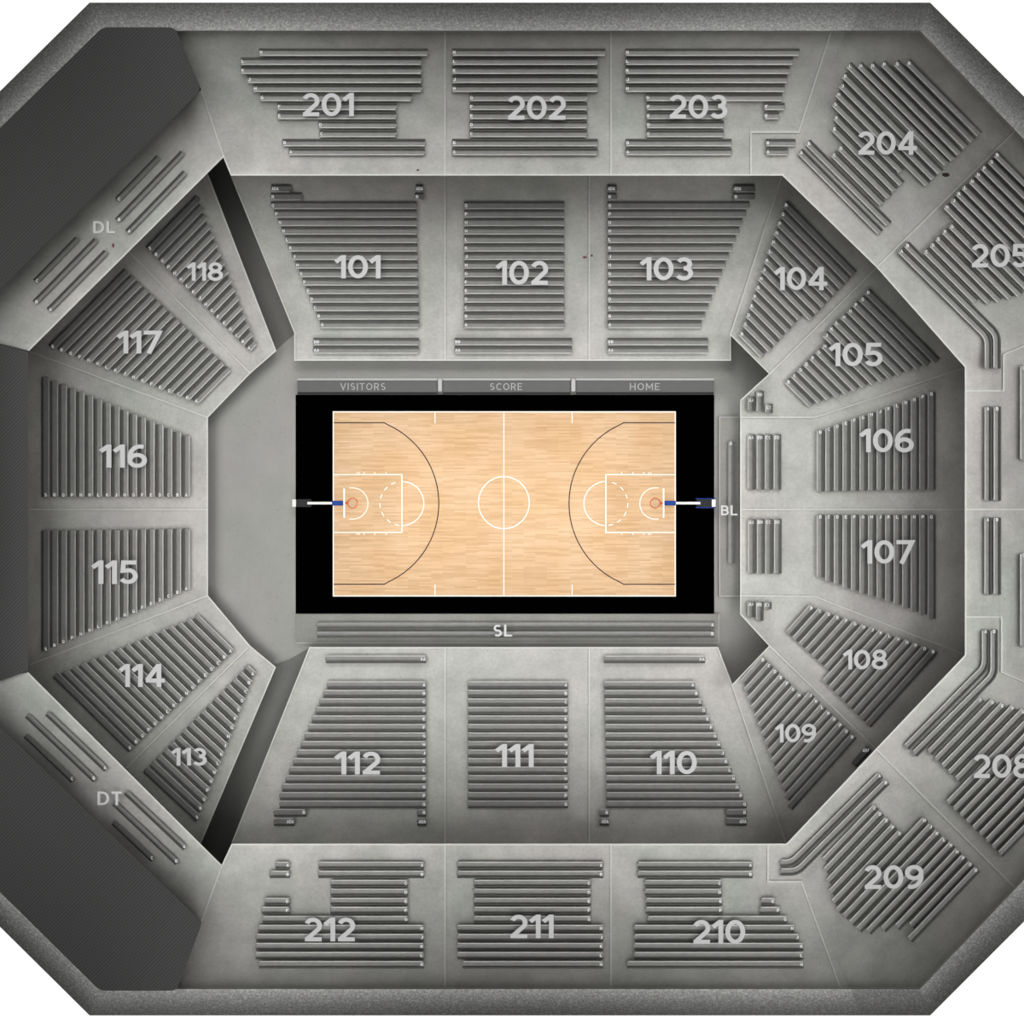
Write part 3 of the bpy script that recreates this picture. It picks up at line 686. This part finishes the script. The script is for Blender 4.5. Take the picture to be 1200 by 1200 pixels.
# diagonal sections
def diag(rows, ext0=2.6, ext1=1.2):
    """rows: list of (letter, start, end); snap to one common direction and lengthen to the round ends"""
    sx_ = sum(b[0]-a[0] for _, a, b in rows); sy_ = sum(b[1]-a[1] for _, a, b in rows); l = math.hypot(sx_, sy_); ux, uy = sx_/l, sy_/l; nx, ny = -uy, ux
    out = []
    for L, a, b in rows:
        n = (a[0]*nx+a[1]*ny+b[0]*nx+b[1]*ny)/2; s = a[0]*ux+a[1]*uy-ext0; e = b[0]*ux+b[1]*uy+ext1
        out.append((L, [(ux*s+nx*n, uy*s+ny*n), (ux*e+nx*n, uy*e+ny*n)], None))
    return out
def lin(a, b, n): return list(zip(lerp(a[0], b[0], n), lerp(a[1], b[1], n)))
def dz(letters, st, en): return diag([(L, a, b) for L, a, b in zip(letters, st, en)])
section('117', dz(A17, lin((229.3, 469.8), (60.3, 405.5), 17), lin((266.2, 430.8), (148.1, 318.2), 17)), 'L')
section('118', dz(A17, lin((291, 407.5), (174.4, 290.4), 17), lin((297.3, 399.8), (231.7, 232.1), 17)), 'L')
section('114', dz(A17, lin((270, 763.8), (151.8, 877.5), 17), lin((228.8, 723.8), (65, 791.3), 17)), 'L')
section('113', dz(A17, lin((296.4, 789.9), (230.1, 959.3), 17), lin((287.1, 783.8), (171.2, 901.9), 17)), 'L')
section('104', dz(B15, lin((870, 390), (921.7, 239.2), 15), [(894.6, 415.6), (904, 408.3), (911, 401), (917.5, 393.3), (925, 385.8), (931.7, 378.3), (938.3, 371.7)]+lin((951.7, 372.5), (1000.8, 320), 8)), 'L')
section('105', dz(B15, lin((924.7, 446.2), (967, 404.7), 7)+[(968.7, 391.7), (974.7, 384.7), (980.5, 378), (989.2, 370.8), (996.7, 363.7), (1003.3, 356.3), (1011.2, 349.7), (1017.8, 341.7)], lin((951.5, 474), (1098.3, 422.5), 15))
        + [('AA', [(881.3, 464), (881.3, 482.5)], 'short upright piece nearest court'), ('BB', [(891.6, 457.5), (891.6, 483)], 'short middle upright piece'), ('CC', [(902, 472.5), (902, 484.5)], 'shortest outer upright piece')], 'L')
section('108', dz(B15, lin((951.7, 712.5), (1095, 764.2), 15), lin((925, 743.3), (970, 784.2), 7)+lin((967.5, 800), (1017.5, 849.2), 8))
        + [('AA', [(881.3, 704.2), (881.3, 723.8)], 'short upright piece nearest court'), ('BB', [(891, 704.7), (891, 728)], 'short middle upright piece'), ('CC', [(900.5, 705), (900.5, 714.6)], 'shortest outer upright piece')], 'L')
section('109', dz(B15, lin((895, 773.3), (937.5, 815), 7)+lin((950.5, 815), (1000, 864.2), 8), lin((871.7, 800), (925.8, 945.8), 15))
        + [('ADA', [(1019, 876), (1000, 897)], 'short dark rear corner piece')], 'L')
r204 = dz('ABCDEFGHJKLMNPQR', [(939.3, 178), (948, 167.5), (978, 180.8), (986.3, 172.5), (978, 150.8), (980.8, 137.5), (979.3, 121.3), (983.3, 109.5), (987.5, 99.5), (991.3, 88), (996.8, 76.3), (1009.5, 75.8), (1023, 75.8), (1036.8, 74.3), (1051.8, 73.8), (1065.8, 73.3)],
     [(1032.5, 271.3), (1042.5, 261.3), (1035, 237.5), (1042.5, 230), (1050, 221.3), (1057.5, 214.3), (1057, 199.5), (1087.5, 215), (1095, 208), (1102.5, 201.3), (1110, 191.3), (1117.5, 186.3), (1125, 178.8), (1132.5, 171.3), (1141.3, 163.8), (1148.8, 156.3)])
section('204', r204+[('A', [(896.8, 176.9), (924.2, 176.9)], 'short level piece below 203 nearer court'), ('B', [(896.8, 166.4), (932.8, 166.4)], 'short level piece below 203 farther out')], 'U')
off205 = [(1206+11.3*i, 343-2.8*i) for i in range(9)]
s205 = [(1086.3, 293.7), (1093.8, 286.2), (1100.8, 278.7), (1108.3, 270.5), (1117, 263.7), (1110, 241.7), (1117.8, 234.2), (1124.2, 226.3), (1131.3, 219.2), (1139.7, 211.7), (1146.7, 203.8), (1153.8, 196.2), (1162.2, 188.8), (1168.8, 180.8)]
e205 = [(1144.2, 352.5), (1160, 353.3), (1171.7, 351.7), (1185, 348.3), (1195.8, 345.8)]
def snap45(st, en, letters, nx, ny, lens=None):
    out = []
    for L, a, b in zip(letters, st, en): out.append((L, a, b))
    return out
def along(a, b, sgn):      # far end outside the view: keep the direction of the section
    ln = (b[0]-a[0]); return (a[0]+ln, a[1]+sgn*ln)
e205 += [along(a, b, 1.0) for a, b in zip(s205[5:], [(1207+10*i, 0) for i in range(9)])]
section('205', [('A', [(1055, 291.5), (1159, 395), (1159, 432.5)], None), ('B', [(1062.2, 284.8), (1169.2, 391.3), (1169.2, 432.5)], None)]+dz('CDEFGHJKLMNPQR', s205, e205), 'U')
section('206', [('A', [(1158.8, 475.8), (1158.8, 587.5)], None), ('B', [(1169.6, 475.8), (1169.6, 587.5)], None), ('C', [(1200.6, 428), (1200.6, 540)], None)], 'U')
section('207', [('A', [(1158.6, 605.8), (1158.6, 697.5)], None), ('B', [(1169.5, 605.8), (1169.5, 697.5)], None), ('C', [(1200.6, 647.5), (1200.6, 758.3)], None)], 'U')
e208 = [(1090.8, 882.5), (1099.3, 891.5), (1107.5, 899.5), (1115, 906.5), (1123.3, 914.5)]+lin((1112.5, 941.7), (1173.3, 1001), 9)
s208 = [(1150, 820.5), (1163.7, 823), (1175.3, 827), (1187.5, 830), (1199.2, 834)]+[(e[0]+108, e[1]-111) for e in e208[5:]]
section('208', [('A', [(1155.8, 737.5), (1155.8, 782), (1062.5, 876.8)], None), ('B', [(1165.8, 737.5), (1165.8, 791), (1072, 884.8)], None)]+dz('CDEFGHJKLMNPQR', s208, e208), 'U')
s209 = [(1026.7, 947.8), (1032.5, 954.5), (1040, 961.7), (1047.2, 969.7), (1055, 976.7), (1084.7, 962), (1091.7, 969.5), (1098.7, 976.7), (1107.5, 984.2), (1115, 990.5), (1122.5, 998.3), (1129.6, 1005.5), (1138, 1013.3), (1145, 1020.5)]
e209 = [(966.7, 1008.3), (968.3, 1021), (971.7, 1034), (975, 1046.5), (978.3, 1058.5), (982.5, 1068), (990.8, 1074.7), (999.2, 1083), (1007.5, 1090.2), (1019, 1093), (1036.3, 1090), (1052.5, 1087.5), (1068.8, 1085.5), (1067, 1101.5)]
section('209', [('A', [(1033, 908), (928.5, 1012.5), (914, 1012.5)], None), ('B', [(1040.5, 916), (934.5, 1022.5), (914, 1022.5)], None)]+dz('CDEFGHJKLMNPQR', s209, e209), 'U')
# DL and DT rows
for sec, words, rr in (('DL', ('upper right set', 'lower left set'), [(('C', (139, 233), (185, 184.1)), ('B', (138.4, 256.9), (213.7, 179.3)), ('A', (150.1, 270.3), (216.6, 202.3))), (('C', (42.6, 328.8), (90.1, 279.9)), ('B', (41.6, 353.2), (112.1, 281.8)), ('A', (58.1, 362.4), (123.6, 295.3)))]),
                       ('DT', ('upper left set', 'lower right set'), [(('C', (84.4, 913.3), (30.2, 862.3)), ('B', (109.4, 913.3), (32.3, 838.3)), ('A', (122.9, 900.4), (55.2, 836.3))), (('C', (178.1, 1006), (133.3, 964.4)), ('B', (206.3, 1010.2), (134.4, 941.5)), ('A', (215.6, 992.9), (147.9, 929)))])):
    for w_, g in zip(words, rr):
        for (L, p, _), pos in zip(diag(list(g)), ('beside the dark roof panel', 'the middle of three', 'nearest the court')):
            seat_row(p, L, 'U', 'long grey row in the %s at letters %s, %s' % (w_, sec, pos), 'long seat rows at '+sec, 7.0)
# courtside platforms and rows
for nm_, (x0, y0, x1, y1), lab in (('sideline_platform', (346.5, 719.6, 842, 753), 'low concrete platform along the bottom edge of the black apron'), ('baseline_platform', (843, 489.5, 866.5, 698), 'low concrete platform between the black apron and sections 106 and 107')):
    bm = bmesh.new(); box(bm, x0, y0, x1, y1, 0.0, 0.25); o = link(nm_, bm, 'platform'); tag(o, lab, 'platform'); origin_to(o, W((x0+x1)/2, (y0+y1)/2, 0))
bm = bmesh.new(); strip(bm, [(867, 489), (843.3, 489), (843.3, 698.4), (867, 698.4)], -.4, .4, lambda x, y: 0.0, lambda x, y: 0.27); tag(link('trim_90', bm, 'tabletrim'), kind='structure')
bm = bmesh.new(); strip(bm, [(346.5, 753.4), (842.4, 753.4), (842.4, 720)], -.4, .4, lambda x, y: 0.0, lambda x, y: 0.27); tag(link('trim_91', bm, 'tabletrim'), kind='structure')
seat_row([(838, 733.2), (371, 733.2)], 'A', 'P', 'long grey courtside seating row on the platform below the court, nearer the court', 'courtside seating rows below the court', 7.6, (0, 1))
seat_row([(838, 743.6), (371, 743.6)], 'B', 'P', 'long grey courtside seating row on the platform below the court, farther from the court', 'courtside seating rows below the court', 7.6, (0, 1))
seat_row([(857.3, 516.5), (857.3, 661)], 'A', 'P', 'upright grey seating row on the baseline platform under the letters BL', 'baseline seating', 7.6, (1, 0))

# build: the 300 rows that show largest one by one, the shorter rest joined as one object
def seen(p):
    t = 0
    for a, b in zip(p, p[1:]):
        for i in range(50):
            x = a[0]+(b[0]-a[0])*(i+.5)/50; y = a[1]+(b[1]-a[1])*(i+.5)/50
            if 0 <= x <= 1200 and 0 <= y <= 1200: t += math.hypot(b[0]-a[0], b[1]-a[1])/50
    return t
SPECS.sort(key=lambda s: -seen(s[0][0]))
SPECS = [s for s in SPECS if seen(s[0][0]) > 1 or s[0][0][0][0] > 1195]
for a, k in SPECS[:300]: build_row(*a, **k)
rest = []
for a, k in SPECS[300:]: rest.append(build_row(*a, **k))
bm = bmesh.new(); mats = []
from mathutils import Matrix
for r in rest:
    for c in list(r.children):
        me = c.data.copy(); me.transform(Matrix.Translation(r.location) @ Matrix.Translation(c.location))
        if me.materials[0] not in mats: mats.append(me.materials[0])
        mi = mats.index(me.materials[0]); n0 = len(bm.faces); bm.from_mesh(me); bm.faces.ensure_lookup_table()
        for f in bm.faces[n0:]: f.material_index = mi
        bpy.data.meshes.remove(me); bpy.data.objects.remove(c)
    bpy.data.objects.remove(r)
me = bpy.data.meshes.new('short_seating_rows'); bm.to_mesh(me); bm.free()
for m in mats: me.materials.append(m)
o = bpy.data.objects.new('short_seating_rows', me); COL.objects.link(o)
tag(o, 'the many shorter grey seating rows in the wedges and blocks all round the arena', 'seating rows', None, 'stuff')

# scorers' tables
for word, x0, x1, tx0, tx1, lab in (('VISITORS', 348.5, 512.5, 398.7, 452, 'long grey courtside table lettered VISITORS'), ('SCORE', 519, 668.5, 574, 612, 'long grey courtside table lettered SCORE'), ('HOME', 675, 836.5, 737.8, 773.3, 'long grey courtside table lettered HOME')):
    c = W((x0+x1)/2, 453, 0); root = empty('courtside_table', c); tag(root, lab, 'table', 'tables along the top of the court')
    def P(name, bm, mat):
        o = link(name, bm, mat); o.data.transform(__import__('mathutils').Matrix.Translation(-c)); o.parent = root; return o
    bm = bmesh.new(); box(bm, x0, 445.6, x1, 459.6, 0.7, 0.80); bmesh.ops.bevel(bm, geom=bm.edges[:], offset=0.02, segments=2, affect='EDGES'); P('tabletop', bm, 'table')
    bm = bmesh.new(); box(bm, x0, 443.6, x1, 445.6, 0.0, 0.84); P('rear_panel', bm, 'tabletrim')['label'] = 'pale grey rear edge'
    bm = bmesh.new(); box(bm, x0, 459.4, x1, 462.6, 0.05, 0.62); P('front_skirt', bm, 'tabledark')['label'] = 'dark front skirt'
    for e in (x0+1, x1-1):
        bm = bmesh.new(); box(bm, e-.8, 446, e+.8, 459, 0.0, 0.55); P('end_panel', bm, 'tabledark')
    bm = text_mesh(word, tx0, tx1, 448.8, 457.3, lambda x, y: 0.79, lambda x, y: 0.815, 0.115, 0.16); P('lettering', bm, 'tabletext')
for x0, lab in ((513.2, 'short pale post between the VISITORS and SCORE tables'), (669.4, 'short pale post between the SCORE and HOME tables')):
    bm = bmesh.new(); box(bm, x0, 443.6, x0+5, 459, 0.0, 0.95); bmesh.ops.bevel(bm, geom=bm.edges[:], offset=0.05, segments=2, affect='EDGES')
    o = link('divider_post', bm, 'tabletrim'); tag(o, lab, 'post', 'posts between the courtside tables'); origin_to(o, W(x0+2.5, 451, 0))

# stains with shapes of their own
def stain(px, py, rx, ry, lv, mat, lab):
    bm = bmesh.new(); h = H[lv]; n = 14
    vs = [bm.verts.new(W(px+rx*math.cos(2*math.pi*i/n)*random.uniform(.7, 1.1), py+ry*math.sin(2*math.pi*i/n)*random.uniform(.7, 1.1), 0)) for i in range(n)]
    for v in vs: v.co.z = h(v.co.x/S+600, 600-v.co.y/S)+0.012
    f = bm.faces.new(vs); r = bmesh.ops.extrude_face_region(bm, geom=[f])
    for g in r['geom']:
        if isinstance(g, bmesh.types.BMVert): g.co.z -= 0.04
    bmesh.ops.triangulate(bm, faces=[f for f in bm.faces if len(f.verts) > 4]); bmesh.ops.recalc_face_normals(bm, faces=bm.faces[:])
    o = link('floor_stain', bm, mat); tag(o, lab, 'stain'); origin_to(o, W(px, py, h(px, py)))
stain(1108.3, 204.8, 5.2, 3.0, 'U', 'soot', 'dark brown stain on the concrete of section 204 near the divider')
stain(685.5, 301.5, 3.0, 1.6, 'L', 'rust', 'small rust red stain beside the divider right of section 102')
stain(693.5, 299.5, 1.6, 1.4, 'L', 'rust', 'tiny dark red stain beside the divider left of section 103')
stain(489.6, 199.2, 1.8, 1.2, 'U', 'soot', 'tiny black spot on the concrete edge below section 201')
stain(132.5, 287.5, 1.6, 3.0, 'U', 'rust', 'faint reddish stain on the concrete below the letters DL')
print('rows', ROWN[0], 'objects', len(bpy.data.objects))
